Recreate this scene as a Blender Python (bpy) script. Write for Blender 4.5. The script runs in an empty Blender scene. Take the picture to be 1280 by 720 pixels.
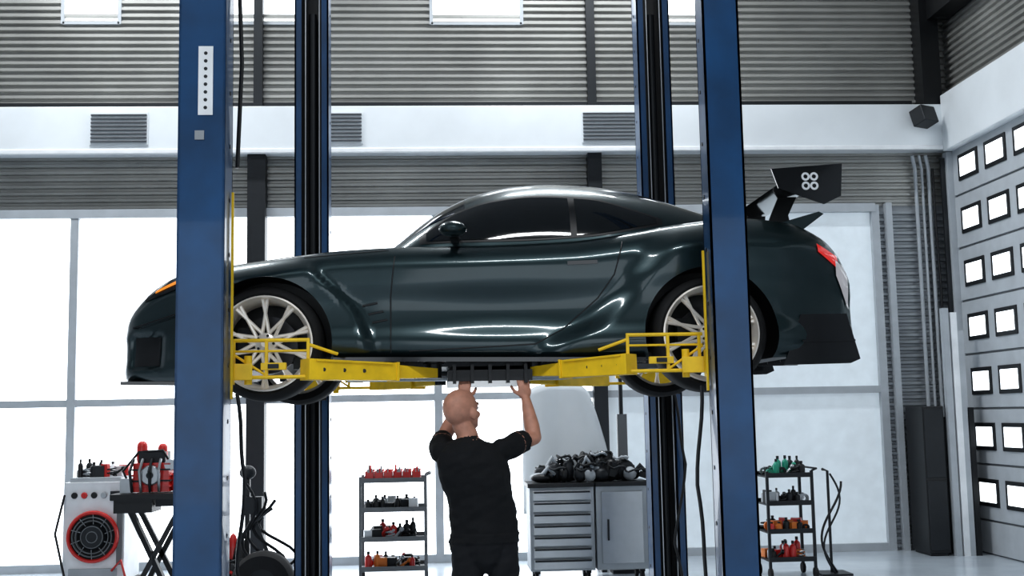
import bpy, bmesh, math, random
from mathutils import Vector, Matrix, kdtree, noise
random.seed(4)
sc = bpy.context.scene
col = sc.collection
try:
    sc.view_settings.view_transform = 'Standard'
    sc.view_settings.look = 'Medium High Contrast'
except Exception: pass

# ------------------------------------------------------------ materials
def mat(name, c, rough=0.5, metal=0.0, emit=None, es=0.0, coat=0.0, var=0.06, scale=6.0, bump=0.0, spec=0.5, cr=.04):
    m = bpy.data.materials.new(name); m.use_nodes = True
    nt = m.node_tree; b = nt.nodes['Principled BSDF']
    tc = nt.nodes.new('ShaderNodeTexCoord'); n = nt.nodes.new('ShaderNodeTexNoise')
    n.inputs['Scale'].default_value = scale; n.inputs['Detail'].default_value = 4
    nt.links.new(tc.outputs['Object'], n.inputs['Vector'])
    r = nt.nodes.new('ShaderNodeValToRGB')
    r.color_ramp.elements[0].position = .3; r.color_ramp.elements[1].position = .7
    r.color_ramp.elements[0].color = tuple(max(0, x*(1-var)) for x in c)+(1,)
    r.color_ramp.elements[1].color = tuple(min(1, x*(1+var)) for x in c)+(1,)
    nt.links.new(n.outputs['Fac'], r.inputs['Fac']); nt.links.new(r.outputs['Color'], b.inputs['Base Color'])
    b.inputs['Roughness'].default_value = rough; b.inputs['Metallic'].default_value = metal
    b.inputs['Coat Weight'].default_value = coat; b.inputs['Coat Roughness'].default_value = cr
    b.inputs['Specular IOR Level'].default_value = spec
    if emit:
        b.inputs['Emission Color'].default_value = tuple(emit)+(1,); b.inputs['Emission Strength'].default_value = es
    if bump:
        bp = nt.nodes.new('ShaderNodeBump'); bp.inputs['Strength'].default_value = bump; bp.inputs['Distance'].default_value = .02
        nt.links.new(n.outputs['Fac'], bp.inputs['Height']); nt.links.new(bp.outputs['Normal'], b.inputs['Normal'])
    return m
M = {}
M['paint'] = mat('car_paint', (.018,.038,.043), .32, .6, coat=.8, var=.05, cr=.09)
M['black'] = mat('black_plastic', (.008,.009,.011), .42)
M['gloss'] = mat('gloss_black', (.006,.007,.009), .14, coat=.5)
M['glass'] = mat('tinted_glass', (.006,.008,.010), .05, coat=.6)
M['rubber'] = mat('tyre_rubber', (.012,.012,.013), .75, bump=.1, scale=60)
M['rim'] = mat('rim_silver', (.92,.86,.79), .28, .3)
M['disc'] = mat('brake_disc', (.06,.06,.065), .4, .8)
M['blue'] = mat('lift_blue', (.004,.060,.165), .36, .1, coat=.3, scale=3, var=.25)
M['yellow'] = mat('lift_yellow', (.92,.60,.02), .42, var=.10, scale=12)
M['steel'] = mat('steel', (.42,.44,.46), .3, .8)
M['dsteel'] = mat('dark_steel', (.03,.033,.037), .45, .5)
M['mid'] = mat('grey_louvre', (.16,.17,.18), .5)
M['white'] = mat('white_paint', (.80,.82,.84), .5)
M['soffit'] = mat('soffit_white', (.74,.78,.81), .5, scale=1.5, var=.05)
M['frame'] = mat('window_frame_grey', (.42,.45,.48), .5)
M['corr'] = mat('corrugated_metal', (.36,.36,.345), .42, .4, scale=1.2, var=.16)
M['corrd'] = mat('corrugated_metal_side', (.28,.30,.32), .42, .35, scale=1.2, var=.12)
M['pane'] = mat('daylit_frosted_pane', (.8,.85,.9), .35, emit=(.93,.97,1), es=2.6)
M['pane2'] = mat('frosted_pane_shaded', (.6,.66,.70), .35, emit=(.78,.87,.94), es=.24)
M['paned'] = mat('garage_door_pane', (.8,.85,.9), .2, emit=(.9,.96,1), es=1.9)
M['door'] = mat('garage_door_panel', (.48,.51,.54), .5)
M['floor'] = mat('floor_concrete', (.46,.51,.56), .22, scale=1.5, var=.12)
M['ceil'] = mat('ceiling_paint', (.30,.31,.32), .8)
M['red'] = mat('red_paint', (.62,.03,.025), .35, coat=.4)
M['tail'] = mat('tail_lens_red', (.7,.02,.02), .12, emit=(1,.05,.03), es=.25, coat=1)
M['lens'] = mat('bumper_edge_reflection', (.75,.70,.70), .08, coat=1)  # pale colour standing in for a reflection on the rear bumper
M['amber'] = mat('amber_lens', (.9,.30,.03), .2, emit=(1,.35,.05), es=.4)
M['skin'] = mat('skin', (.54,.27,.19), .5, scale=25, var=.12)
M['shirt'] = mat('black_cotton', (.007,.008,.010), .9, bump=.2, scale=30)
M['trouser'] = mat('dark_trousers', (.011,.012,.015), .9, bump=.2, scale=30)
M['shoe'] = mat('shoe_leather', (.02,.018,.016), .5)
M['eye'] = mat('eye_white', (.8,.78,.75), .2)
M['hair'] = mat('brow_hair', (.06,.035,.02), .8)
M['green'] = mat('green_plastic', (.02,.30,.20), .4)
M['orange'] = mat('orange_plastic', (.75,.22,.04), .4)
M['fill_lamp'] = mat('fill_diffuser', (.9,.9,.9), .4, emit=(1,1,1), es=1.5)  # glowing face of the added ceiling fixtures

# ------------------------------------------------------------ mesh builder
class B:
    def __init__(s): s.v=[]; s.f=[]; s.m=[]; s.mats=[]
    def mi(s,k):
        if k not in s.mats: s.mats.append(k)
        return s.mats.index(k)
    def add(s,vs,fs,k):
        o=len(s.v); i=s.mi(k); s.v += [tuple(v) for v in vs]
        for f in fs: s.f.append(tuple(o+a for a in f)); s.m.append(i)
    def box(s,c,d,k,R=None):
        hx,hy,hz=[a/2 for a in d]
        vs=[Vector((x*hx,y*hy,z*hz)) for x in(-1,1) for y in(-1,1) for z in(-1,1)]
        if R is not None: vs=[R@v for v in vs]
        c=Vector(c)
        s.add([v+c for v in vs],[(0,1,3,2),(4,6,7,5),(0,4,5,1),(2,3,7,6),(0,2,6,4),(1,5,7,3)],k)
    def box2(s,a,b,k):
        s.box([(a[i]+b[i])/2 for i in range(3)],[abs(a[i]-b[i]) for i in range(3)],k)
    def beam(s,p,q,w,h,k,w2=None,h2=None):
        p=Vector(p);q=Vector(q);d=(q-p).normalized()
        up=Vector((0,0,1)) if abs(d.z)<.95 else Vector((0,1,0))
        sx=d.cross(up).normalized(); uz=sx.cross(d)
        w2=w2 or w; h2=h2 or h; vs=[]
        for c,ww,hh in((p,w,h),(q,w2,h2)):
            for a,b in((-1,-1),(1,-1),(1,1),(-1,1)): vs.append(c+sx*a*ww/2+uz*b*hh/2)
        s.add(vs,[(0,1,2,3),(7,6,5,4),(0,4,5,1),(1,5,6,2),(2,6,7,3),(3,7,4,0)],k)
    def tube(s,pts,rad,k,seg=12,round_=False,flat=1.0,up=None):
        pts=[Vector(p) for p in pts]
        if not hasattr(rad,'__len__'): rad=[rad]*len(pts)
        rad=list(rad)
        if round_:
            d0=(pts[0]-pts[1]).normalized(); d1=(pts[-1]-pts[-2]).normalized(); r0=rad[0]; r1=rad[-1]
            P=[];Rr=[]
            for a in(80,55,28): P.append(pts[0]+d0*r0*math.sin(math.radians(a))); Rr.append(r0*math.cos(math.radians(a)))
            P+=pts;Rr+=rad
            for a in(28,55,80): P.append(pts[-1]+d1*r1*math.sin(math.radians(a))); Rr.append(r1*math.cos(math.radians(a)))
            pts=P;rad=Rr
        n=len(pts);vs=[]; prev=None
        for i in range(n):
            d=(pts[min(i+1,n-1)]-pts[max(i-1,0)]).normalized()
            if prev is None:
                u=Vector(up) if up is not None else (Vector((0,0,1)) if abs(d.z)<.9 else Vector((1,0,0)))
            else: u=prev
            u=(u-d*u.dot(d)).normalized(); prev=u; w=d.cross(u)
            for j in range(seg):
                a=2*math.pi*j/seg
                vs.append(pts[i]+u*math.cos(a)*rad[i]*flat+w*math.sin(a)*rad[i])
        fs=[(i*seg+j,i*seg+(j+1)%seg,(i+1)*seg+(j+1)%seg,(i+1)*seg+j) for i in range(n-1) for j in range(seg)]
        fs.append(tuple(range(seg))[::-1]); fs.append(tuple((n-1)*seg+j for j in range(seg)))
        s.add(vs,fs,k)
    def cyl(s,p,q,r,k,seg=24,r2=None): s.tube([p,q],[r,r if r2 is None else r2],k,seg)
    def sph(s,c,r,k,R=None,nu=16,nv=10):
        c=Vector(c); r=r if hasattr(r,'__len__') else (r,r,r); vs=[];fs=[]
        for i in range(1,nv):
            t=math.pi*i/nv
            for j in range(nu):
                a=2*math.pi*j/nu
                p=Vector((r[0]*math.sin(t)*math.cos(a),r[1]*math.sin(t)*math.sin(a),r[2]*math.cos(t)))
                vs.append(c+(R@p if R is not None else p))
        for e in(1,-1):
            p=Vector((0,0,e*r[2])); vs.append(c+(R@p if R is not None else p))
        for i in range(nv-2):
            for j in range(nu): fs.append((i*nu+j,(i+1)*nu+j,(i+1)*nu+(j+1)%nu,i*nu+(j+1)%nu))
        T=(nv-1)*nu
        for j in range(nu):
            fs.append((T,j,(j+1)%nu)); fs.append((T+1,(nv-2)*nu+(j+1)%nu,(nv-2)*nu+j))
        s.add(vs,fs,k)
    def lathe(s,c,prof,k,seg=48,side=-1,ax='y'):
        vs=[];n=len(prof)
        for r,y in prof:
            for j in range(seg):
                a=2*math.pi*j/seg
                if ax=='y': vs.append((c[0]+r*math.cos(a),c[1]+side*y,c[2]+r*math.sin(a)))
                else: vs.append((c[0]+r*math.cos(a),c[1]+r*math.sin(a),c[2]+y))
        fs=[(i*seg+j,i*seg+(j+1)%seg,(i+1)*seg+(j+1)%seg,(i+1)*seg+j) for i in range(n-1) for j in range(seg)]
        s.add(vs,fs,k)
    def prism(s,poly,y0,y1,k):
        n=len(poly); vs=[(x,y0,z) for x,z in poly]+[(x,y1,z) for x,z in poly]
        fs=[tuple(range(n)),tuple(range(2*n-1,n-1,-1))]+[(i,(i+1)%n,n+(i+1)%n,n+i) for i in range(n)]
        s.add(vs,fs,k)
    def grid(s,rows,k):
        n=len(rows[0]); vs=[p for r in rows for p in r]
        s.add(vs,[(i*n+j,i*n+j+1,(i+1)*n+j+1,(i+1)*n+j) for i in range(len(rows)-1) for j in range(n-1)],k)
    def obj(s,name,parent=None,smooth=True,bevel=0,ang=.6,recalc=True,loc=None):
        me=bpy.data.meshes.new(name); me.from_pydata(s.v,[],s.f)
        for k in s.mats: me.materials.append(M[k])
        for p,i in zip(me.polygons,s.m): p.material_index=i
        if recalc:
            bm=bmesh.new(); bm.from_mesh(me); bmesh.ops.recalc_face_normals(bm,faces=bm.faces); bm.to_mesh(me); bm.free()
        if smooth:
            for p in me.polygons: p.use_smooth=True
            me.set_sharp_from_angle(angle=ang)
        ob=bpy.data.objects.new(name,me); col.objects.link(ob)
        if parent: ob.parent=parent
        if loc: ob.location=loc
        if bevel:
            b=ob.modifiers.new('bevel','BEVEL'); b.width=bevel; b.segments=2; b.limit_method='ANGLE'; b.harden_normals=False
        return ob
def empty(name,loc=(0,0,0)):
    e=bpy.data.objects.new(name,None); e.location=loc; e.empty_display_size=.1; col.objects.link(e); return e

def H(tab,x):
    if x<=tab[0][0]: return tab[0][1]
    if x>=tab[-1][0]: return tab[-1][1]
    n=len(tab)
    def sl(i):
        if i==0: return (tab[1][1]-tab[0][1])/(tab[1][0]-tab[0][0])
        if i==n-1: return (tab[-1][1]-tab[-2][1])/(tab[-1][0]-tab[-2][0])
        a=(tab[i][1]-tab[i-1][1])/(tab[i][0]-tab[i-1][0]); b=(tab[i+1][1]-tab[i][1])/(tab[i+1][0]-tab[i][0])
        return 0 if a*b<=0 else 2*a*b/(a+b)
    for i in range(n-1):
        if x<=tab[i+1][0]:
            h=tab[i+1][0]-tab[i][0]; t=(x-tab[i][0])/h
            return ((2*t**3-3*t*t+1)*tab[i][1]+(t**3-2*t*t+t)*h*sl(i)+(-2*t**3+3*t*t)*tab[i+1][1]+(t**3-t*t)*h*sl(i+1))
def sm(t): t=max(0,min(1,t)); return t*t*(3-2*t)

# ------------------------------------------------------------ room
LX,RX,FY,BY,CZ=-9.0,6.05,-5.0,13.24,8.4
b=B(); b.box2((LX-.2,FY-6,-.1),(RX+.2,BY+.2,0),'floor'); b.obj('floor')
b=B(); b.box2((LX-.2,FY-.2,CZ),(RX+.2,BY+.2,CZ+.15),'ceil'); b.obj('ceiling')
def corrugated(bd,p0,p1,z0,z1,nrm,k,pitch=.08,dep=.034):
    rows=[];n=int((z1-z0)/pitch)
    for i in range(n):
        z=z0+i*pitch
        for dz,d in((0,0),(.34,0),(.46,1),(.84,1)):
            rows.append([(p[0]+nrm[0]*d*dep,p[1]+nrm[1]*d*dep,z+dz*pitch) for p in(p0,p1)])
    rows.append([(p[0],p[1],z1) for p in(p0,p1)])
    bd.grid(rows,k)
b=B()
b.box2((LX,BY,6.35-.05),(RX,BY+.15,CZ),'corr')
b.box2((LX,BY,0),(RX,BY+.15,6.3),'corr')
corrugated(b,(LX,BY-.03),(RX,BY-.03),5.1,6.3,(0,-1),'corr')
corrugated(b,(LX,BY-.03),(RX,BY-.03),3.98,4.7,(0,-1),'corr')
corrugated(b,(5.12,BY-.03),(RX,BY-.03),0,3.98,(0,-1),'corrd')
cw=[(-6.9,-5.9),(-4.30,-3.66),(-2.5,-1.5),(-.08,.98),(2.35,3.32)]
xs=[LX]+[a for w in cw for a in w]+[RX]
for i in range(0,len(xs),2): corrugated(b,(xs[i],BY-.03),(xs[i+1],BY-.03),6.3,7.3,(0,-1),'corr')
corrugated(b,(LX,BY-.03),(RX,BY-.03),7.3,CZ,(0,-1),'corr')
b.obj('wall_back',smooth=False,recalc=False)
for i,w in enumerate(cw):
    b=B(); b.box2((w[0],BY-.03,6.19),(w[1],BY-.01,7.3),'pane')
    for a in(w[0],w[1]): b.box2((a-.02,BY-.07,6.17),(a+.02,BY-.005,7.33),'frame')
    for z in(6.18,7.3): b.box2((w[0],BY-.07,z-.015),(w[1],BY-.005,z+.015),'frame')
    b.obj('window_%d'%(i+20),smooth=False)
mx=[-9,-8.2,-6.15,-4.1,-2.07,-.05,1.78,3.45,5.08]
for i in range(len(mx)-1):
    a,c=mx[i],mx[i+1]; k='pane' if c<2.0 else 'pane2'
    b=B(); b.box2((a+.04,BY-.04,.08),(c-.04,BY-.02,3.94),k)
    b.box2((a,BY-.10,1.79),(c,BY-.02,1.87),'frame'); b.box2((a,BY-.10,0.0),(c,BY-.02,.09),'frame'); b.box2((a,BY-.12,3.9),(c,BY-.02,4.0),'frame')
    b.box2((c-.045,BY-.11,0),(c+.045,BY-.02,3.98),'frame')
    if i==0: b.box2((a,BY-.11,0),(a+.05,BY-.02,3.98),'frame')
    b.obj('window_%d'%(i+1),smooth=False)
b=B()
b.box2((-2.17,BY-.22,0),(-1.97,BY-.03,4.62),'dsteel'); b.box2((1.70,BY-.2,0),(1.86,BY-.03,4.62),'dsteel')
for x in(-6.3,-2.07,1.78): b.box2((x-.05,BY-.14,5.1),(x+.05,BY-.03,CZ),'dsteel')
b.box2((5.66,BY-.3,5.1),(5.88,BY-.04,CZ),'black')
b.box2((5.20,BY-.14,0),(5.27,BY-.03,4.0),'frame')
b.box2((LX,BY-.10,5.18),(5.6,BY-.06,5.23),'dsteel')
b.obj('trim_1',smooth=False)
b=B(); b.box2((LX,BY-.35,4.6),(RX-.03,BY-.07,5.12),'soffit'); b.box2((RX-.22,FY,4.56),(RX-.035,BY-.35,5.22),'soffit')
b.box2((LX,BY-.37,4.58),(RX-.22,BY-.33,4.63),'white')
b.obj('trim_2',smooth=False,bevel=.008)
for i,(a,c) in enumerate([(-3.88,-3.24),(-1.50,-.86),(1.62,2.26)]):
    b=B(); b.box2((a,BY-.365,4.68),(c,BY-.352,5.05),'soffit')
    for j in range(8): b.box((( a+c)/2,BY-.375,4.715+j*.043),(c-a-.03,.02,.018),'mid',Matrix.Rotation(.5,3,'X'))
    b.obj('air_vent' ,smooth=False)
D0,D1=BY-.30,6.2
b=B()
b.box2((RX+.001,FY,0),(RX+.18,BY,CZ),'corrd')
corrugated(b,(RX-.0,FY),(RX-.0,BY-.1),5.28,CZ,(-1,0),'corr')
b.obj('wall_right',smooth=False,recalc=False)
b=B(); b.box2((RX-.3,FY,6.15),(RX-.05,BY-.3,6.42),'black')
b.beam((RX-.15,BY-.35,6.2),(RX-.15,9.5,8.3),.14,.14,'black')
b.obj('trim_3',smooth=False)
b=B(); DX=RX-.10
def dpanel(z0,z1): b.box2((DX,D1,z0+.012),(DX+.07,D0,z1-.012),'door')
dpanel(0,.365)
b.box2((DX+.02,D1,0),(DX+.06,D0,4.6),'mid')
for r in range(7):
    z0=.365+.61*r; dpanel(z0,z0+.61); zc=z0+.305
    y=D0-.16
    while y-.5>D1:
        b.box2((DX-.014,y-.49,zc-.150),(DX+.02,y-.01,zc+.150),'black')
        b.box2((DX-.018,y-.44,zc-.105),(DX-.01,y-.06,zc+.105),'paned')
        y-=.645
b.box2((DX-.07,D0-.02,0),(DX+.07,D0+.10,4.56),'frame')
b.box2((DX-.12,D0+.03,0),(DX-.07,D0+.07,4.5),'dsteel')
b.obj('door_1',smooth=False,bevel=.006)
b=B(); b.box2((LX-.15,FY,0),(LX,BY,CZ),'corrd'); b.obj('wall_left',smooth=False)
b=B()  # unseen wall behind the camera, openings added to shape reflections on the car
for a,c in((LX,-6.5),(-1.2,-.2),(5.2,RX)): b.box2((a,FY-.15,0),(c,FY,4.6),'corrd')
b.box2((LX,FY-.15,4.6),(RX,FY,CZ),'corrd'); b.obj('unseen_front_wall',smooth=False)
b=B()
for x,r,z0 in((5.58,.022,.05),(5.66,.016,1.0),(5.74,.022,.0)):
    b.tube([(x,BY-.12,z0),(x,BY-.12,4.4),(x-.05,BY-.18,4.55)],r,'frame',8)
b.tube([(5.78,BY-.14,4.4),(5.76,BY-.20,3.6),(5.79,BY-.17,3.0),(5.76,BY-.20,2.2)],.014,'black',8)
b.obj('conduit_pipes')
b=B(); b.box((5.56,BY-.5,4.93),(.24,.18,.20),'dsteel',Matrix.Rotation(.5,3,'Z')@Matrix.Rotation(-.3,3,'X')); b.box((5.56,BY-.38,4.95),(.06,.12,.06),'dsteel')
b.obj('loudspeaker',bevel=.01,smooth=False)
for y in (1.0,11.0):  # ceiling fixtures and area lights added out of view to brighten the room
    for x in(-4.0,1.5,):
        b=B(); b.box((x,y,CZ-.06),(2.6,.3,.08),'white'); b.box((x,y,CZ-.11),(2.5,.22,.02),'fill_lamp'); b.obj('added_fill_fixture',smooth=False)
        l=bpy.data.lights.new('fill_strip','AREA'); l.shape='RECTANGLE'; l.size=2.5; l.size_y=.3; l.energy=220; l.color=(.95,.98,1)
        lo=bpy.data.objects.new('added_fill_light',l); lo.location=(x,y,CZ-.14); col.objects.link(lo)

# ------------------------------------------------------------ car
car=empty('sports_car',(-1.83,7.68,1.71))
def wx(x): return x-.085*(1-x/.45)**1.0 if x<.45 else x
ZS=[(0,.50),(.08,.60),(.19,.70),(.294,.755),(.59,.81),(.806,.84),(.995,.865),(1.28,.895),(1.61,.91),(2.0,.915),(2.6,.935),(3.0,.985),(3.3,1.035),(3.65,1.065),(3.95,1.035),(4.17,.94),(4.26,.86),(4.33,.74)]
ZT=[(0,.50),(.19,.68),(.6,.81),(1.0,.875),(1.6,.93),(2.0,.94),(3.0,1.0),(3.5,1.07),(3.8,1.09),(4.05,1.08),(4.2,1.01),(4.33,.78)]
ZB=[(0,.14),(.35,.13),(.5,.16),(1.1,.24),(1.5,.235),(3.0,.21),(3.3,.2),(3.9,.21),(4.33,.28)]
WW=[(0,.56),(.04,.68),(.12,.77),(.25,.835),(.45,.875),(.8,.89),(1.1,.885),(1.4,.875),(2,.87),(2.6,.87),(3.0,.88),(3.4,.89),(3.8,.885),(4.1,.86),(4.25,.81),(4.33,.75)]
PR=[(0,.93),(.06,.985),(.15,1.0),(.3,.975),(.5,.965),(.68,.985),(.8,.985),(.9,.955),(.96,.91),(1,.86)]
XB=[(.0,2.15),(.265,2.32),(.46,2.65),(.72,2.89),(.92,3.03),(1.1,3.1)]
XF=[(0,1.50),(.28,1.445),(.50,1.37),(.735,1.137),(.9,1.0)]
def side_y(x,z):
    zb,zs=H(ZB,x),H(ZS,x); t=max(0,min(1,(z-zb)/(zs-zb)))
    y=H(WW,x)*H(PR,t)
    y+=.060*sm((x-H(XB,z))/.24)*sm((4.25-x)/.4)*sm((1.02-t)/.25)
    y+=.042*sm((H(XF,z)-x)/.06)*sm((x-.2)/.3)*sm((1.02-t)/.25)
    y-=.034*math.exp(-((x-2.2)/.55)**2)*math.exp(-((t-.42)/.2)**2)
    # recessed front corner intake
    y-=.035*sm((x-.05)/.04)*sm((.27-x)/.05)*sm((z-.19)/.03)*sm((.42-z)/.03)
    return y
NS=34
def ring(x):
    zb,zs,zt=H(ZB,x),H(ZS,x),H(ZT,x); h=[]
    y0=side_y(x,zb)
    for k in(0,.35,.7,.9): h.append((y0*k,zb))
    for i in range(NS+1):
        z=zb+(zs-zb)*i/NS; h.append((side_y(x,z),z))
    ys=h[-1][0]
    for k in(.93,.85,.75,.6,.4,.2,0): h.append((ys*k,zs+(zt-zs)*(1-k*k)))
    X=wx(x)
    def sx(z): return X + (max(0,(z-.40))*.10*(1-x/.5) if x<.5 else 0)
    return [(sx(z),-y,z) for y,z in h]+[(sx(z),y,z) for y,z in h[-2:0:-1]]
X=[]; x=0.0
while x<4.33: X.append(x); x+= .012 if x<.30 else (.028 if x<4.1 else .015)
X.append(4.33)
bb=B(); rs=[ring(x) for x in X]; n=len(rs[0])
vs=[p for r in rs for p in r]
fs=[(i*n+j,i*n+(j+1)%n,(i+1)*n+(j+1)%n,(i+1)*n+j) for i in range(len(rs)-1) for j in range(n)]
fs.append(tuple(range(n))[::-1]); fs.append(tuple((len(rs)-1)*n+j for j in range(n)))
bb.add(vs,fs,'paint'); body=bb.obj('body',car)
WF=(.806,.335); WR=(3.42,.355); RWF,RWR=.388,.398
cut=B()
for (cx,cz),r in((WF,RWF),(WR,RWR)):
    for s in(-1,1):
        cut.tube([(cx,s*.60,cz),(cx,s*1.2,cz)],r,'black',64)
cob=cut.obj('cutter',car)
md=body.modifiers.new('b','BOOLEAN'); md.object=cob; md.operation='DIFFERENCE'; md.solver='EXACT'
bpy.context.view_layer.update()
dg=bpy.context.evaluated_depsgraph_get()
me=bpy.data.meshes.new_from_object(body.evaluated_get(dg)); body.modifiers.clear(); body.data=me
bpy.data.objects.remove(cob)
me.materials.clear(); me.materials.append(M['paint']); me.materials.append(M['black'])
for p in me.polygons:
    c=p.center; p.material_index=0; p.use_smooth=True
    for (cx,cz),r in((WF,RWF),(WR,RWR)):
        if math.hypot(c.x-cx,c.z-cz)<=r+.0005 and abs(c.y)>.59: p.material_index=1
    if p.normal.z<-.9 and c.z<.3: p.material_index=1
me.set_sharp_from_angle(angle=.6)
GT=[(1.42,.90),(1.56,1.01),(1.70,1.13),(1.84,1.235),(2.06,1.335),(2.30,1.39),(2.52,1.405),(2.8,1.39),(3.1,1.335),(3.39,1.25),(3.65,1.165),(3.98,1.06)]
GW=[(1.42,.40),(1.50,.55),(1.62,.66),(1.8,.715),(2.1,.745),(2.8,.745),(3.2,.715),(3.5,.66),(3.8,.57),(3.98,.48)]
GZ=.86
def gy(x,z):
    s=max(0,min(1,(z-GZ)/(H(GT,x)-GZ))); return H(GW,x)*(1-s**2.5)**(1/2.5)*(1-.10*s)
g=B(); rows=[];NG=40
gx=[1.42+(3.98-1.42)*i/96 for i in range(97)]
for x in gx:
    r=[]; zt=H(GT,x)
    for j in range(NG+1):
        a=math.pi*j/NG; s=abs(math.sin(a))**(2/2.5); c=math.copysign(abs(math.cos(a))**(2/2.5),math.cos(a))
        r.append((x,-c*H(GW,x)*(1-.10*s),GZ+(zt-GZ)*s))
    rows.append(r)
g.grid(rows,'paint'); gl=g.mi('glass')
for idx,f in enumerate(g.f):
    c=Vector((0,0,0))
    for i in f: c+=Vector(g.v[i])
    c/=4; rel=abs(c.y)/H(GW,c.x)
    if 1.5<c.x<1.98 and rel<.78: g.m[idx]=gl
    if 3.1<c.x<3.72 and rel<.62: g.m[idx]=gl
g.obj('cabin',car,ang=1.2)
WTp=[(1.70,.975),(1.8,1.06),(1.93,1.14),(2.15,1.215),(2.42,1.245),(2.74,1.225),(3.03,1.14),(3.20,1.075)]
WBt=[(1.70,.955),(2.26,.96),(2.74,.985),(3.03,1.03),(3.20,1.065)]
g=B()
for s in(-1,1):
    def patch(x0,x1,tt,tb,k,off,fn,nx=40,nz=8):
        rows=[]
        for i in range(nx+1):
            x=x0+(x1-x0)*i/nx; a,c=H(tb,x),H(tt,x); r=[]
            for j in range(nz+1):
                z=a+(c-a)*j/nz; X=x
                if fn is side_y and x<.5: X=wx(x)+max(0,(z-.40))*.10*(1-x/.5)-off*.5
                r.append((X,s*(fn(x,z)+off),z))
            rows.append(r)
        g.grid(rows,k)
    patch(1.70,3.20,[(x,z+.014) for x,z in WTp],[(x,z-.016) for x,z in WBt],'black',.004,gy)
    patch(1.74,2.62,WTp,WBt,'glass',.009,gy)
    patch(2.66,3.16,WTp,WBt,'glass',.009,gy,16)
    patch(.13,.46,[(.13,.64),(.25,.725),(.46,.775)],[(.13,.60),(.25,.64),(.46,.75)],'gloss',.006,side_y,16,4)
    patch(.19,.30,[(.19,.662),(.30,.720)],[(.19,.645),(.30,.695)],'amber',.011,side_y,8,3)
    patch(.09,.23,[(.09,.39),(.23,.39)],[(.09,.22),(.23,.22)],'black',.004,side_y,14,8)
    patch(4.10,4.24,[(4.10,.895),(4.24,.82)],[(4.10,.84),(4.24,.74)],'tail',.008,side_y,8,4)
    patch(4.22,4.31,[(4.22,.80),(4.31,.72)],[(4.22,.70),(4.31,.50)],'lens',.010,side_y,8,6)  # pale band painted as the bright reflection along the bumper edge
g.obj('windows_and_lamps',car,recalc=False,ang=1.2)
g=B()
for s in(-1,1):
    def seam(pl,r=.0045):
        pts=[]
        for i in range(len(pl)-1):
            for q in range(8):
                t=q/8; x=pl[i][0]*(1-t)+pl[i+1][0]*t; z=pl[i][1]*(1-t)+pl[i+1][1]*t
                pts.append((x,s*(side_y(x,z)-.0005),z))
        g.tube(pts,r,'black',6)
    seam([(1.53,.27),(1.53,.6),(1.56,.88)])
    seam([(2.92,.92),(2.86,.72),(2.76,.58),(2.55,.40),(2.38,.31),(1.53,.275)])
    seam([(1.02,.845),(1.3,.87),(1.55,.89)],.003)
    for dz in(0,.05,.10): 
        x0=H(XF,.45+dz); seam([(x0+.03,.45+dz),(x0+.13,.47+dz)],.007)
    pts=[(1.2,.90),(1.6,.905),(2.4,.90),(2.9,.93),(3.03,.95)]
    for (xa,ya),(xb,yb) in zip(pts[:-1],pts[1:]):
        g.beam((xa,s*(ya-.07),H(ZB,xa)-.004),(xb,s*(yb-.07),H(ZB,xb)-.004),.16,.026,'gloss')
    g.prism([(3.96,.46),(4.24,.46),(4.31,.19),(4.25,.165),(3.85,.16)],s*.895,s*.915,'gloss')
    g.beam((3.96,s*.915,.30),(4.28,s*.915,.30),.03,.012,'gloss')
    g.beam((.05,s*.80,.44),(.36,s*.92,.52),.07,.008,'gloss')
    g.sph((1.90,s*.90,.995),(.085,.095,.045),'paint'); g.beam((1.92,s*.70,.95),(1.90,s*.86,.98),.05,.025,'black')
    g.beam((2.58,s*(side_y(2.6,.79)+.004),.79),(2.76,s*(side_y(2.75,.79)+.004),.795),.012,.022,'gloss')
    g.prism([(3.84,1.355),(4.28,1.385),(4.265,1.185),(4.16,1.135),(3.88,1.235)],s*.84,s*.852,'gloss')
    g.prism([(3.93,1.06),(4.10,1.05),(4.08,1.15),(4.14,1.27),(4.02,1.27),(3.97,1.16)],s*.36,s*.372,'black')
g.prism([(-.055,.115),(.5,.10),(.5,.125),(-.055,.135)],-.74,.74,'gloss')
for i in range(4): g.box((4.2,-.45+i*.3,.26),(.30,.012,.10),'black')
g.prism([(3.95,1.06),(4.20,1.13),(4.23,1.115),(4.1,1.02)],-.62,.62,'paint')
def foil(x0,z0,ch,th,ang):
    pl=[]
    for i in range(12):
        t=i/11; pl.append((t,th*math.sin(math.pi*t**.6)))
    for i in range(10,0,-1):
        t=i/11; pl.append((t,-.25*th*math.sin(math.pi*t)-.015))
    return [(x0+ch*(a*math.cos(ang)-c*math.sin(ang)),z0+ch*(a*math.sin(ang)+c*math.cos(ang))) for a,c in pl]
g.prism(foil(3.88,1.26,.30,.07,.10),-.845,.845,'gloss'); g.prism(foil(4.12,1.305,.13,.06,.35),-.845,.845,'gloss')
for s in(-1,1):
    for dx in(-.026,.026):
        for zz in(1.248,1.305): g.lathe((4.075+dx,s*.853,zz),[(.013,.0),(.013,.003),(.026,.003),(.026,0)],'white',20,side=s)
g.box2((.95,-.74,.19),(3.2,.74,.26),'dsteel')
g.box2((1.86,-.83,.10),(2.36,.75,.165),'black')
for q in range(5): g.box((1.90+q*.105,-.80,.14),(.02,.10,.11),'black')
g.tube([(1.2,.1,.17),(2.6,.1,.16),(3.4,.3,.22),(4.2,.35,.28)],.035,'steel',12)
g.obj('aero_and_trim',car,smooth=True,ang=.5)
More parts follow.
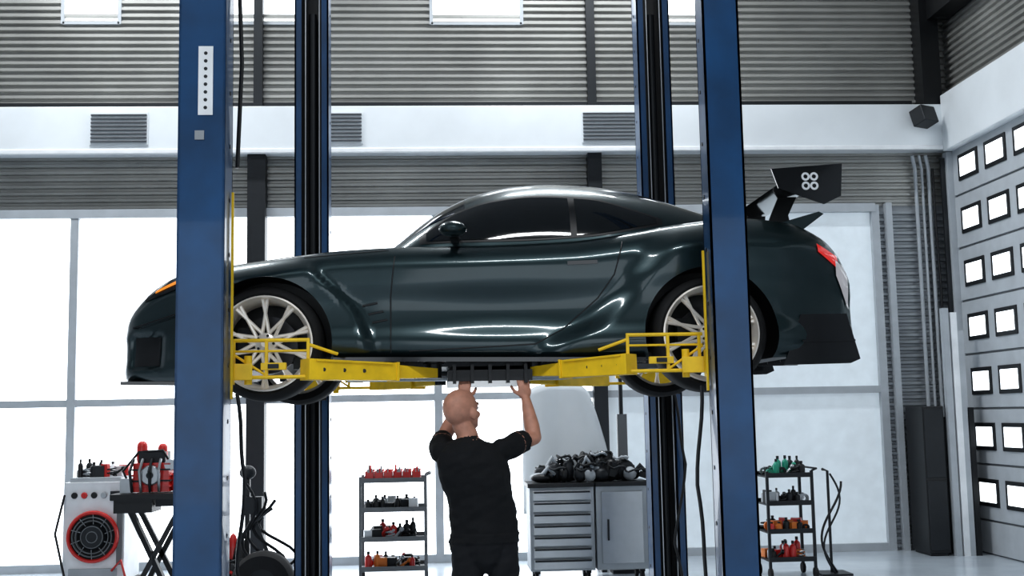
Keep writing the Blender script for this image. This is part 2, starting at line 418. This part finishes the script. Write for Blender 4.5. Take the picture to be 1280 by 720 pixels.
for nm,(cx,cz),R,s in(('wheel_front_near',WF,.335,-1),('wheel_front_far',WF,.335,1),('wheel_rear_near',WR,.345,-1),('wheel_rear_far',WR,.345,1)):
    g=B(); c=(cx,s*.64,cz); rr=R-.055
    g.lathe(c,[(rr-.02,.02),(R-.03,0),(R-.008,.02),(R,.06),(R,.20),(R-.008,.25),(R-.03,.272),(rr+.012,.278),(rr-.004,.27)],'rubber',64,side=s)
    g.lathe(c,[(rr-.004,.27),(rr-.002,.28),(rr-.012,.283),(rr-.02,.262),(rr-.035,.24),(rr-.04,.05),(rr-.01,.02)],'rim',64,side=s)
    g.lathe(c,[(0,.10),(.17,.10),(.17,.085),(0,.085)],'disc',40,side=s)
    yo=c[1]+s*.262
    nsp=10
    for i in range(nsp):
        a=2*math.pi*i/nsp
        for e in(-1,1):
            a2=a+e*math.radians(21)
            a1=a-e*math.radians(13)
            p=Vector((cx+.045*math.cos(a1),yo-s*.035,cz+.045*math.sin(a1))); q=Vector((cx+(rr-.02)*math.cos(a2),yo-s*.005,cz+(rr-.02)*math.sin(a2)))
            g.tube([p,(p+q)/2-Vector((0,s*.008,0)),q],[.012,.0105,.012],'rim',6)
    g.lathe(c,[(0,.262),(.022,.262),(.030,.25),(.060,.238),(.068,.20)],'rim',32,side=s)
    for i in range(5):
        a=2*math.pi*i/5; g.cyl((cx+.048*math.cos(a),yo-s*.03,cz+.048*math.sin(a)),(cx+.048*math.cos(a),yo-s*.012,cz+.048*math.sin(a)),.008,'dsteel',8)
    a=.9 if s<0 else 2
    g.box((cx+.13*math.cos(a+2),c[1]+s*.10,cz+.13*math.sin(a+2)),(.10,.09,.14),'dsteel')
    g.obj(nm,car,ang=.7)

# ------------------------------------------------------------ lift
lift=empty('car_lift')
PZ=6.0
def post(name,cx,cy,d,w=.255,dp=.23):
    g=B(); hw=w/2; y0=cy-d*dp/2; y1=cy+d*dp/2
    g.box2((cx-hw,y0,.02),(cx+hw,y0+d*.012,PZ),'blue')
    for e in(-1,1):
        g.box2((cx+e*hw,y0,.02),(cx+e*(hw-.012),y1,PZ),'blue')
        g.box2((cx+e*hw,y1,.02),(cx+e*(hw-.055),y1-d*.012,PZ),'blue')
    g.box2((cx-hw-.10,cy-.24,0),(cx+hw+.10,cy+.24,.022),'blue')
    for e in(-1,1):
        g.prism([(cx+e*hw,.02),(cx+e*(hw+.09),.02),(cx+e*hw,.28)],cy-.01,cy+.01,'blue')
    g.box2((cx-hw+.013,y0+d*.013,.03),(cx+hw-.013,y0+d*.05,PZ-.02),'black')
    g.cyl((cx,cy,.05),(cx,cy,4.9),.032,'dsteel',12)
    for e in(-.05,.06): g.cyl((cx+e,y1-d*.03,.1),(cx+e,y1-d*.03,PZ-.1),.007,'steel',6)
    g.box2((cx-hw+.02,cy,1.75),(cx+hw-.02,y1+d*.035,2.45),'dsteel')
    g.box2((cx-hw-.01,y1+d*.002,1.80),(cx+hw+.01,y1+d*.06,1.95),'yellow')
    for e in(-1,1):
        for z in[.4+.3*i for i in range(18)]:
            g.cyl((cx+e*(hw-.002),cy+.03,z),(cx+e*(hw+.003),cy+.03,z),.012,'black',8)
    return g.obj(name,lift,smooth=True,ang=.5)
PL=(-1.275,6.3);PR_=(1.578,6.3);QL=(-1.023,9.29);QR=(1.765,9.29)
post('post_1',PL[0],PL[1],1,.25); post('post_2',PR_[0],PR_[1],1,.205,.17)
post('post_3',QL[0],QL[1],-1,.27); post('post_4',QR[0],QR[1],-1,.27)
g=B()
yf=PL[1]-.115
g.box((PL[0]+.02,yf-.003,3.43),(.078,.006,.38),'white')
for i in range(8): g.cyl((PL[0]+.02,yf-.007,3.28+i*.043),(PL[0]+.02,yf-.005,3.28+i*.043),.010,'dsteel',10)
g.box((PL[0]-.01,yf-.003,3.13),(.05,.005,.05),'steel')
g.obj('label_plate',lift,smooth=False)
g=B()
def arms(cx,cy,d,ex,ey,dirn):
    y=cy+d*.22; x0=cx+dirn*.10; x1=cx+dirn*.53
    for z,r in((2.045,.011),(1.985,.007),(1.84,.011)):
        g.tube([(x0,y,z),(x1,y,z)],r,'yellow',8)
    for xx in(x0+dirn*.02,cx+dirn*.30,x1): g.beam((xx,y,1.83),(xx,y,2.055),.018,.018,'yellow')
    g.beam((cx-dirn*.02,cy+d*.16,1.87),(x0+dirn*.12,y,1.87),.07,.09,'yellow')
    g.tube([(x1,y,2.02),(x1+dirn*.16,y+d*.05,1.965)],.010,'yellow',8)
    g.tube([(x0,y,1.98),(cx+dirn*.30,y,1.85)],.008,'yellow',8)
    g.cyl((x0+dirn*.1,y,1.80),(x0+dirn*.1,y,1.96),.022,'yellow',14)
    g.box((x0+dirn*.24,y,1.90),(.14,.03,.04),'yellow'); g.box((x0+dirn*.24,y-d*.02,1.90),(.06,.01,.025),'dsteel')
    p=Vector((x1-dirn*.02,y,1.880)); q=Vector((ex,ey,1.862)); m=p.lerp(q,.66)
    g.beam(p,m,.13,.118,'yellow',.12,.100)
    g.beam(p.lerp(q,.05)+Vector((0,0,.05)),m.lerp(q,-.1)+Vector((0,0,.045)),.145,.012,'yellow')
    g.beam(m,q,.10,.080,'yellow',.095,.055)
    g.beam(m,m.lerp(q,.06),.135,.11,'yellow')
    for t in(.15,.3,.45): 
        c=p.lerp(q,t); g.cyl(c+Vector((0,-.075,0)),c+Vector((0,-.058,0)),.012,'dsteel',8)
    g.cyl(q+Vector((0,0,-.03)),q+Vector((0,0,.055)),.045,'dsteel',16); g.cyl(q+Vector((0,0,.055)),q+Vector((0,0,.082)),.06,'black',20)
arms(PL[0],PL[1],1,-.05,6.93,1); arms(PR_[0],PR_[1],1,.55,6.93,-1)
arms(QL[0],QL[1],-1,-.02,8.45,1); arms(QR[0],QR[1],-1,.60,8.45,-1)
g.obj('swing_arms',lift,bevel=.004,smooth=False)
g=B()
g.beam((PL[0]+.138,6.36,1.72),(PL[0]+.138,6.36,2.85),.012,.016,'yellow'); g.beam((PR_[0]-.115,6.36,1.72),(PR_[0]-.115,6.36,2.5),.012,.016,'yellow')
g.tube([(PL[0]+.15,6.42,5.5),(PL[0]+.15,6.42,4.2),(PL[0]+.17,6.43,3.6),(PL[0]+.15,6.42,3.0)],.012,'black',8)
g.obj('guard_rails',lift)
for nm,pts in (('a',[(PL[0]+.16,6.40,1.75),(PL[0]+.20,6.43,1.3),(PL[0]+.16,6.46,.8),(PL[0]+.22,6.5,.3),(PL[0]+.3,6.5,.03)]),
            ('b',[(PR_[0]-.13,6.44,1.75),(PR_[0]-.17,6.46,1.2),(PR_[0]-.13,6.46,.6),(PR_[0]-.16,6.5,.02)]),
            ('c',[(QR[0]+.05,9.1,1.8),(QR[0]+.12,9.05,1.2),(QR[0]+.02,9.08,.6),(QR[0]+.1,9.0,.03)])):
    g=B(); P=[]
    for i in range(len(pts)-1):
        for q in range(6):
            P.append(Vector(pts[i]).lerp(Vector(pts[i+1]),q/6)+Vector((.02*math.sin(i*6+q),0,0))*.3)
    P.append(Vector(pts[-1])); g.tube(P,.011,'black',8); g.obj('hose_'+nm,lift)

# ------------------------------------------------------------ mechanic
man=empty('mechanic',(0,0,0))
comp=B()
spine=[(.230,6.64,.86,.180,.12),(.228,6.64,.95,.192,.125),(.215,6.63,1.05,.190,.12),(.20,6.62,1.15,.190,.12),(.178,6.61,1.26,.20,.128),(.160,6.61,1.35,.205,.125),(.150,6.61,1.41,.190,.112),(.145,6.615,1.455,.13,.09),(.14,6.62,1.48,.08,.07)]
vs=[];seg=28
for x,y,z,rx,ry in spine:
    for j in range(seg):
        a=2*math.pi*j/seg; vs.append((x+rx*math.cos(a),y+ry*math.sin(a),z))
fs=[(i*seg+j,i*seg+(j+1)%seg,(i+1)*seg+(j+1)%seg,(i+1)*seg+j) for i in range(len(spine)-1) for j in range(seg)]
fs+= [tuple(range(seg))[::-1],tuple((len(spine)-1)*seg+j for j in range(seg))]
comp.add(vs,fs,'shirt')
HC=Vector((.108,6.625,1.632)); HS=1.12
comp.tube([(.148,6.61,1.42),(.135,6.615,1.50),HC+Vector((.0,-.01,-.07))],[.068,.060,.060],'skin',18,True)
f=Vector((.66,.72,.20)).normalized(); sd=f.cross(Vector((0,0,1))).normalized(); up=sd.cross(f)
R=Matrix((f,sd,up)).transposed()
def hp(a,b_,c): return HC+R@(Vector((a,b_,c))*HS)
def hs(a,b_,c): return (a*HS,b_*HS,c*HS)
comp.sph(hp(-.012,0,.022),hs(.100,.078,.093),'skin',R,24,16)
comp.sph(hp(.025,0,-.045),hs(.062,.060,.066),'skin',R,20,12)
comp.sph(hp(.060,0,-.082),hs(.030,.034,.024),'skin',R)
comp.sph(hp(.055,0,.020),hs(.035,.058,.032),'skin',R)
comp.tube([hp(.080,0,.008),hp(.098,0,-.018),hp(.104,0,-.032)],[.009,.012,.015],'skin',10,True)
comp.sph(hp(.082,0,-.056),hs(.012,.024,.009),'skin',R)
for e in(-1,1):
    Re=R@Matrix.Rotation(e*.35,3,'Z')
    comp.sph(hp(-.004,e*.081,-.012),hs(.020,.011,.033),'skin',Re); comp.sph(hp(.062,e*.038,-.03),hs(.022,.020,.02),'skin',R)
LS=Vector((-.015,6.63,1.405)); LE=Vector((.005,6.88,1.49)); LW=Vector((.12,6.86,1.695))
RS=Vector((.330,6.62,1.41)); RE=Vector((.525,6.76,1.475)); RWr=Vector((.488,6.85,1.700))
for S,E,W in((LS,LE,LW),(RS,RE,RWr)):
    comp.sph(S,(.072,.07,.068),'shirt')
    comp.tube([S,S.lerp(E,.4),S.lerp(E,.74)],[.070,.068,.063],'shirt',18)
    comp.tube([S,E],[.052,.043],'skin',16,True)
    comp.tube([E,E.lerp(W,.3),E.lerp(W,.7),W],[.043,.046,.036,.027],'skin',16,True)
for hx,kx,ax in((.130,.125,.11),(.325,.330,.345)):
    comp.tube([(hx,6.64,.90),(hx,6.63,.74),(kx,6.61,.52),(kx,6.62,.46),(ax,6.64,.30),(ax,6.65,.10)],[.100,.094,.068,.066,.064,.058],'trouser',20,True)
    comp.tube([(ax,6.62,.05),(ax,6.70,.052),(ax,6.80,.04),(ax,6.84,.036)],[.048,.047,.044,.034],'shoe',16,True,flat=.9)
    comp.tube([(ax,6.65,.05),(ax,6.65,.13)],.045,'shoe',14)
comp.tube([(.228,6.64,.97),(.228,6.64,.86)],[.14,.14],'trouser',20,True)
def hand(W,d,nrm,thumb_side):
    d=d.normalized(); nrm=(nrm-d*nrm.dot(d)).normalized(); s_=d.cross(nrm).normalized()
    if s_.dot(thumb_side)<0: s_=-s_
    Rm=Matrix((s_,nrm,d)).transposed()
    comp.sph(W+d*.048,(.040,.016,.054),'skin',Rm,16,12); comp.sph(W+d*.070,(.039,.014,.026),'skin',Rm,14,10)
    comp.sph(W+d*.035+s_*.022+nrm*.008,(.018,.016,.030),'skin',Rm,12,8)
    for off,L,b0 in((.029,.95,.35),(.010,1.06,.30),(-.010,1.0,.38),(-.028,.80,.5)):
        p=W+d*.085+s_*off; pts=[p-d*.02,p]; a=b0
        for ln,da in((.040,.45),(.026,.65),(.020,.2)):
            p=p+(d*math.cos(a)+nrm*math.sin(a)+s_*off*1.2)*ln*L; pts.append(p); a+=da
        comp.tube(pts,[.0098,.0098,.0092,.0085,.0074],'skin',10,True)
    p=W+d*.03+s_*.028+nrm*.005; q=p+(d*.55+s_*.7+nrm*.35).normalized()*.038; r=q+(d*.75+s_*.25+nrm*.6).normalized()*.030; t=r+(d*.6+nrm*.8).normalized()*.02
    comp.tube([p,q,r,t],[.014,.0115,.0105,.009],'skin',10,True)
hand(LW,Vector((.1,.1,1)),Vector((.1,1,0)),Vector((1,0,0)))
hand(RWr,Vector((-.12,.05,1)),Vector((-.2,1,0)),Vector((-1,0,0)))
raw=comp.obj('raw',None,smooth=False)
kd=kdtree.KDTree(len(comp.v)+len(comp.f)); labels=[]
vl=[None]*len(comp.v)
for fc,mi in zip(comp.f,comp.m):
    for i in fc: vl[i]=mi
cnt=0
for i,v in enumerate(comp.v): kd.insert(v,cnt); labels.append(vl[i]); cnt+=1
for fc,mi in zip(comp.f,comp.m):
    c=Vector((0,0,0))
    for i in fc: c+=Vector(comp.v[i])
    kd.insert(c/len(fc),cnt); labels.append(mi); cnt+=1
kd.balance()
rm=raw.modifiers.new('r','REMESH'); rm.mode='VOXEL'; rm.voxel_size=.0052; rm.use_smooth_shade=True
s2=raw.modifiers.new('s','SMOOTH'); s2.factor=.5; s2.iterations=3
bpy.context.view_layer.update(); dg=bpy.context.evaluated_depsgraph_get()
me=bpy.data.meshes.new_from_object(raw.evaluated_get(dg)); bpy.data.objects.remove(raw)
me.name='mechanic_body'; me.materials.clear()
for k in comp.mats: me.materials.append(M[k])
skin_i=comp.mats.index('skin'); tr_i=comp.mats.index('trouser'); sh_i=comp.mats.index('shirt')
for p in me.polygons:
    _,i,_=kd.find(p.center); p.material_index=labels[i]; p.use_smooth=True
    c=p.center
    if labels[i]==tr_i and c.z>.90: p.material_index=sh_i
    if .12<c.z<.90: p.material_index=tr_i
    if c.z>1.60 and c.x<.30 and c.y<6.78: p.material_index=skin_i
cloth=set()
for p in me.polygons:
    if p.material_index!=skin_i: cloth.update(p.vertices)
nr=[Vector(v.normal) for v in me.vertices]
for i in cloth:
    v=me.vertices[i]; w=noise.noise(Vector((v.co.x*9,v.co.y*9,v.co.z*5)))*.012+noise.noise(Vector((v.co.x*6+v.co.z*14,v.co.y*12,v.co.z*20-v.co.x*12)))*.008
    if v.co.z>.90 and v.co.z<.95: w+=.006
    if v.co.z>.12: v.co+=nr[i]*w
ob=bpy.data.objects.new('body',me); col.objects.link(ob); ob.parent=man
g=B()
for e in(-1,1):
    g.sph(hp(.078,e*.030,.0),.012,'eye'); g.sph(hp(.088,e*.031,.0),.0055,'black')
    g.tube([hp(.090,e*.016,.022),hp(.088,e*.034,.027),hp(.076,e*.050,.020)],.0045,'hair',6,True)
g.obj('eyes_and_brows',man)

# ------------------------------------------------------------ workshop props
def bottle(g,x,y,z,r,h,k,kc='black'):
    g.lathe((x,y,z),[(0,0),(r,0),(r,h*.62),(r*.85,h*.72),(r*.35,h*.80),(r*.35,h*.86)],k,16,ax='z')
    g.lathe((x,y,z),[(r*.42,h*.84),(r*.42,h),(0,h)],kc,12,ax='z')
def clutter(name,xa,xb,ya,yb,zb,h,keys,seed,parent=None,step=.075):
    random.seed(seed); g=B()
    y=yb-.04
    while y>ya:
        x=xa+.03
        while x<xb-.02:
            k=random.choice(keys); t=random.random(); s=random.uniform(.028,.045); hh=random.uniform(.5,1)*h
            if t<.35: bottle(g,x,y,zb,s*.85,hh,k)
            elif t<.58: g.box((x,y,zb+hh*.35),(s*2.2,s*2,hh*.7),k,Matrix.Rotation(random.uniform(-.4,.4),3,'Z'))
            elif t<.74:
                g.lathe((x,y,zb+s*1.1),[(s*.5,-.015),(s*1.1,-.015),(s*1.1,.015),(s*.5,.015),(s*.5,-.015)],k,20)
            elif t<.88:
                P=[Vector((x+s*1.1*math.cos(q*.8),y+s*math.sin(q*.8),zb+.012+q*.0045)) for q in range(18)]; g.tube(P,.008,k,6)
            else:
                g.tube([(x-s,y,zb+.02),(x+s*.8,y,zb+hh*.5)],[.014,.010],k,8,True); g.sph((x+s,y,zb+hh*.52),.024,k,nu=10,nv=6)
            x+=step*random.uniform(.8,1.15)
        y-=.11
    return g.obj(name,parent,ang=.6)
def bins(name,xa,xb,ya,yb,zb,keys,n=6,h=.07,parent=None):
    g=B(); w=(xb-xa)/n
    for i in range(n):
        k=keys[i%len(keys)]; a=xa+i*w+.006; c=a+w-.012
        g.box2((a,ya,zb),(c,yb,zb+.006),k); g.box2((a,ya,zb),(c,ya+.006,zb+h*.8),k); g.box2((a,yb-.006,zb),(c,yb,zb+h),k)
        for e in(a,c): g.box2((e-.003,ya,zb),(e+.003,yb,zb+h*.9),k)
        for q in range(4): g.cyl((a+.02+q*(c-a-.04)/3,ya+.05,zb+.01),(a+.02+q*(c-a-.04)/3,ya+.08,zb+h*random.uniform(.9,1.5)),.009,random.choice(['steel','red','red']),8)
    return g.obj(name,parent,smooth=False)
def heap(name,cx,cy,zb,rx,ry,h,n,keys,seed,parent=None):
    random.seed(seed); g=B()
    for i in range(n):
        a=random.uniform(0,6.28); q=math.sqrt(random.random())*.85; x=cx+rx*q*math.cos(a); y=cy+ry*q*math.sin(a)
        top=h*(1-q*q)*random.uniform(.6,1.1)+.03; k=random.choice(keys)
        Rr=Matrix.Rotation(random.uniform(-.5,.5),3,'Y')@Matrix.Rotation(random.uniform(0,3),3,'Z')
        t=random.random()
        if t<.45: g.sph((x,y,zb+top*.5),(random.uniform(.05,.10),random.uniform(.04,.07),max(.03,top*.5)),k,nu=12,nv=8)
        elif t<.7:
            P=[Vector((x+random.uniform(.05,.07)*math.cos(u*.7)*1.2,y-.02+.04*math.sin(u*.7),zb+top+.012*math.sin(u*1.9))) for u in range(12)]; g.tube(P,.010,k,6)
        elif t<.85: g.box((x,y,zb+top*.6),(.10,.07,max(.03,top*.7)),k,Rr)
        else: g.tube([(x-.05,y,zb+top*.7),(x,y-.02,zb+top+.03),(x+.06,y,zb+top*.7)],[.022,.028,.02],k,10,True)
    return g.obj(name,parent,ang=.7)
tc=empty('tool_cabinet',(0,0,0)); g=B()
x0,x1,y0,y1=.82,1.44,11.25,11.75
g.box2((x0,y0+.02,.12),(x1,y1,.92),'frame'); g.box2((x0-.02,y0-.01,.91),(x1+.02,y1+.01,.95),'black')
for i in range(7):
    z=.14+i*.108; g.box2((x0+.03,y0-.005,z),(x1-.03,y0+.02,z+.092),'steel'); g.box2((x0+.04,y0-.025,z+.070),(x1-.04,y0-.004,z+.086),'dsteel')
g.box2((x1+.02,y0+.02,.12),(1.96,y1,.92),'frame'); g.box2((x1+.0,y0-.01,.91),(1.99,y1+.01,.95),'black')
g.box2((x1+.07,y0+.0,.18),(1.91,y0+.02,.86),'steel'); g.cyl((x1+.13,y0-.02,.4),(x1+.13,y0-.02,.6),.01,'dsteel',8)
for x in(x0+.06,x1-.06,1.90):
    for y in(y0+.08,y1-.08): g.cyl((x-.015,y,.055),(x+.015,y,.055),.055,'rubber',16); g.box((x,y,.105),(.05,.05,.03),'dsteel')
g.obj('cabinet',tc,smooth=False,bevel=.003)
heap('engine_parts_heap',1.42,11.49,.952,.64,.20,.27,110,['black','black','black','dsteel','gloss','dsteel','frame'],3)
hpn=empty('car_hood_panel'); g=B(); rows=[]
for i in range(29):
    u=-1+2*i/28; r=[]
    for j in range(17):
        t=j/16; wl=.42-.02*t**2; wr=.54-.26*t**1.6
        xx=1.24+(u*wl if u<0 else u*wr)
        r.append((xx,11.98+.10*t+.07*u*u+.03*math.cos(u*4.5),.60+1.34*t-.12*abs(u)**3*t))
    rows.append(r)
g.grid(rows,'soffit'); 
o=g.obj('panel',hpn,ang=1.2); sol=o.modifiers.new('s','SOLIDIFY'); sol.thickness=.015
g=B(); g.box2((.92,12.0,0),(.97,12.16,.75),'dsteel'); g.box2((1.60,12.0,0),(1.65,12.16,.75),'dsteel'); g.box2((.92,11.92,.56),(1.65,12.16,.60),'dsteel')
g.tube([(1.84,12.0,0),(1.84,12.0,1.95),(1.80,12.0,2.05),(1.62,12.0,2.05)],.022,'dsteel',8); g.box((1.84,12.0,.02),(.3,.3,.04),'dsteel'); g.box((1.84,11.97,1.35),(.10,.05,.5),'mid')
g.obj('stand',hpn,smooth=False)
def trolley(xa,xb,ya,yb,h,k,n=3):
    e=empty('tool_trolley'); g=B()
    for x in(xa,xb):
        for y in(ya,yb):
            g.beam((x,y,.10),(x,y,h),.026,.026,k); g.cyl((x-.015,y,.05),(x+.015,y,.05),.05,'rubber',14)
    for i in range(n):
        z=.16+(h-.22)*i/(n-1); g.box2((xa-.01,ya-.01,z),(xb+.01,yb+.01,z+.012),k); g.box2((xa-.01,ya-.02,z),(xb+.01,ya-.01,z+.045),k); g.box2((xa-.01,yb+.01,z),(xb+.01,yb+.02,z+.045),k)
    g.tube([(xb,ya,h),(xb+.05,ya,h+.02),(xb+.05,yb,h+.02),(xb,yb,h)],.010,k,8)
    g.obj('frame',e,smooth=False); return e
t1=trolley(-.80,-.18,11.3,11.7,1.05,'mid',4)
bins('red_bins',-.76,-.22,11.36,11.64,1.004,['red','red','red'],6,.10,t1)
clutter('tools_a',-.76,-.22,11.36,11.64,.725,.18,['black','steel','white','dsteel','black'],8,t1)
clutter('tools_b',-.76,-.22,11.36,11.64,.45,.20,['red','black','steel','frame','dsteel','black'],6,t1)
clutter('tools_c',-.76,-.22,11.36,11.64,.175,.20,['red','black','steel','orange','black'],7,t1)
t2=trolley(3.12,3.56,11.2,11.6,1.02,'dsteel',4)
clutter('cans',3.14,3.54,11.26,11.54,.975,.20,['green','black','black','steel','dsteel'],9,t2,.065)
clutter('tools_a',3.14,3.54,11.26,11.54,.705,.18,['black','steel','dsteel'],12,t2)
clutter('tools_b',3.14,3.54,11.26,11.54,.44,.18,['orange','orange','red','dsteel','black'],11,t2)
clutter('tools_c',3.14,3.54,11.26,11.54,.175,.19,['orange','black','red','steel'],10,t2)
g=B(); P=[Vector((3.78+.09*math.sin(t*.32),11.32,.98-.96*t/20)) for t in range(21)]; g.tube(P,.010,'dsteel',8)
P=[Vector((3.80+.11*math.cos(t*.25),11.38,.90-.88*t/20)) for t in range(21)]; g.tube(P,.012,'black',8)
g.tube([(3.80,11.45,0),(3.80,11.45,1.0),(3.74,11.42,1.02)],.014,'dsteel',8); g.box((3.80,11.42,.01),(.3,.3,.02),'dsteel'); g.obj('hose_stand')
e=empty('air_compressor'); g=B()
X0=.22
g.box2((-3.76+X0,11.2,.14),(-3.20+X0,11.75,1.06),'white'); g.box2((-3.78+X0,11.18,.08),(-3.18+X0,11.77,.14),'dsteel'); g.box2((-3.72+X0,11.25,1.06),(-3.25+X0,11.7,1.10),'frame')
c=(-3.48+X0,11.19,.56)
g.lathe(c,[(.205,0),(.232,0),(.242,.02),(.232,.045),(.215,.045),(.205,.03)],'red',48)
g.lathe(c,[(0,.004),(.21,.004)],'black',40)
g.lathe(c,[(0,.05),(.10,.05),(.13,.02)],'dsteel',32)
for r in(.05,.10,.15,.18): g.lathe(c,[(r-.004,.02),(r+.004,.02),(r+.004,.055),(r-.004,.055)],'mid',32)
for i in range(10):
    a=i*math.pi/5; g.tube([(c[0]+.04*math.cos(a),c[1]-.03,c[2]+.04*math.sin(a)),(c[0]+.205*math.cos(a+.3),c[1]-.03,c[2]+.205*math.sin(a+.3))],.004,'frame',6)
for i in range(4): g.lathe((-3.66+X0+i*.09,11.19,.94),[(0,.014),(.026,.014),(.03,0)],['black','red','black','steel'][i],16)
g.box((-3.28+X0,11.19,.93),(.1,.02,.09),'dsteel'); g.box((-3.48+X0,11.19,.22),(.44,.02,.10),'frame'); g.box((-3.24+X0,11.185,.55),(.05,.02,.5),'mid')
g.tube([(-3.74+X0,11.16,.95),(-3.8+X0,11.1,.6),(-3.7+X0,11.08,.2),(-3.5+X0,11.1,.03)],.012,'black',8)
g.tube([(-3.30+X0,11.16,.25),(-3.2+X0,11.1,.35),(-3.14+X0,11.08,.15),(-3.2+X0,11.05,.02)],.012,'red',8)
for x in(-3.7+X0,-3.26+X0): g.cyl((x-.02,11.3,.05),(x+.02,11.3,.05),.05,'rubber',14); g.cyl((x-.02,11.65,.05),(x+.02,11.65,.05),.05,'rubber',14)
g.obj('housing',e,ang=.5,bevel=.004)
clutter('top_tools',-3.70+X0,-3.27+X0,11.3,11.65,1.10,.18,['black','steel','white','red','dsteel'],15,e,.06)
e=empty('engine_stand'); g=B(); X0=.18
g.box2((-3.16+X0,10.7,.92),(-2.45+X0,11.15,.97),'black'); g.box2((-3.14+X0,10.75,.80),(-2.80+X0,11.1,.92),'black'); g.box2((-2.78+X0,10.8,.85),(-2.5+X0,11.1,.92),'dsteel')
for p,q in(((-3.05+X0,10.8,.92),(-2.58+X0,10.7,.0)),((-2.52+X0,10.8,.92),(-2.99+X0,10.7,.0)),((-3.05+X0,11.1,.92),(-2.58+X0,11.1,.0)),((-2.52+X0,11.1,.92),(-2.99+X0,11.1,.0))): g.beam(p,q,.045,.045,'black')
g.obj('stand',e,smooth=False)
g=B(); cx=-2.83+X0; zt=.97
g.box((cx,10.95,zt+.14),(.32,.26,.26),'red'); g.box((cx,10.95,zt+.31),(.24,.20,.12),'dsteel')
for i in range(5): g.box((cx,10.95,zt+.06+i*.05),(.35,.28,.014),'dsteel' if i%2 else 'red')
g.tube([(cx-.10,10.9,zt+.30),(cx-.10,10.9,zt+.42)],.05,'red',16,True); g.tube([(cx+.08,10.92,zt+.30),(cx+.08,10.92,zt+.40)],.045,'red',16,True)
g.lathe((cx,10.81,zt+.16),[(0,.03),(.08,.03),(.09,.02),(.09,0)],'steel',24); g.lathe((cx,10.79,zt+.16),[(0,.03),(.03,.03),(.03,0)],'dsteel',16)
g.lathe((cx+.17,10.84,zt+.25),[(0,.03),(.05,.03),(.055,0)],'steel',20)
for i in range(4): g.tube([(cx-.15+i*.08,10.80,zt+.30),(cx-.17+i*.085,10.74,zt+.2),(cx-.16+i*.08,10.79,zt+.02)],.013,'steel' if i%2 else 'dsteel',8,True)
g.tube([(cx-.2,10.9,zt+.05),(cx-.26,10.86,zt+.2),(cx-.12,10.86,zt+.37),(cx+.1,10.84,zt+.38),(cx+.2,10.88,zt+.2)],.012,'black',8)
g.box((cx-.22,10.88,zt+.07),(.10,.16,.13),'steel'); g.sph((cx+.19,10.95,zt+.09),(.06,.06,.09),'red')
g.obj('engine',e,ang=.5)
e=empty('hose_reel_cart'); g=B(); ox=.40; oy=.30
g.lathe((-1.90+ox,9.6+oy,.27),[(.12,-.09),(.23,-.10),(.26,-.05),(.26,.05),(.23,.10),(.12,.09),(.12,-.09)],'rubber',36)
g.lathe((-1.90+ox,9.6+oy,.27),[(0,.03),(.12,.04),(.13,0)],'dsteel',24)
g.box2((-2.25+ox,9.4+oy,.0),(-1.66+ox,9.8+oy,.03),'dsteel'); g.beam((-2.05+ox,9.72+oy,.03),(-2.05+ox,9.72+oy,1.15),.04,.04,'black'); g.beam((-1.70+ox,9.7+oy,.03),(-2.05+ox,9.7+oy,.95),.03,.03,'dsteel')
for k in range(5):
    P=[Vector((-2.04+ox+.06*k+(.08+.02*k)*math.sin(t*.6+k),9.60+oy+.03*k,1.08-.07*k-(1.0-.07*k)*t/14)) for t in range(15)]; g.tube(P,.013,'black',8)
g.sph((-2.05+ox,9.72+oy,1.17),(.07,.07,.06),'dsteel'); g.box((-2.0+ox,9.68+oy,.9),(.16,.10,.14),'dsteel')
g.obj('reel',e,ang=.6)
heap('scrap_parts_pile',-1.95,10.75,0,.40,.2,.6,60,['black','dsteel','steel','black','rubber','red'],21)
for i,(xa,xb,ya,h) in enumerate(((5.26,5.50,12.55,1.62),(5.53,5.70,12.70,1.5))):
    g=B(); g.box2((xa,ya,.03),(xb,BY-.22,h),'black'); g.box2((xa+.01,ya-.012,.06),(xb-.01,ya,h*.5),'dsteel'); g.box2((xa+.01,ya-.012,h*.52),(xb-.01,ya,h-.03),'dsteel')
    g.box2((xa+.02,ya+.02,0),(xb-.02,BY-.24,.03),'black'); g.obj('storage_locker',smooth=False,bevel=.006)
g=B()
for x,h,k in((5.57,2.7,'frame'),(5.66,2.65,'white'),(5.73,2.45,'frame'),(5.79,1.6,'black')): g.box2((x-.04,12.50,0),(x+.03,12.57,h),k)
g.obj('metal_profiles',smooth=False)

# ------------------------------------------------------------ world, camera
w=bpy.data.worlds.new('World'); sc.world=w; w.use_nodes=True
bg=w.node_tree.nodes['Background']; bg.inputs[0].default_value=(.86,.93,1,1); bg.inputs[1].default_value=1.7
cam=bpy.data.cameras.new('camera'); co=bpy.data.objects.new('camera',cam); col.objects.link(co)
cam.sensor_width=36; cam.lens=40.8; cam.clip_start=.05
psi,th,rho=math.radians(3.5),math.radians(6.3),math.radians(1.1)
co.matrix_world=Matrix.Translation((0,0,1.6))@Matrix.Rotation(-psi,4,'Z')@Matrix.Rotation(math.pi/2+th,4,'X')@Matrix.Rotation(-rho,4,'Z')
sc.camera=co
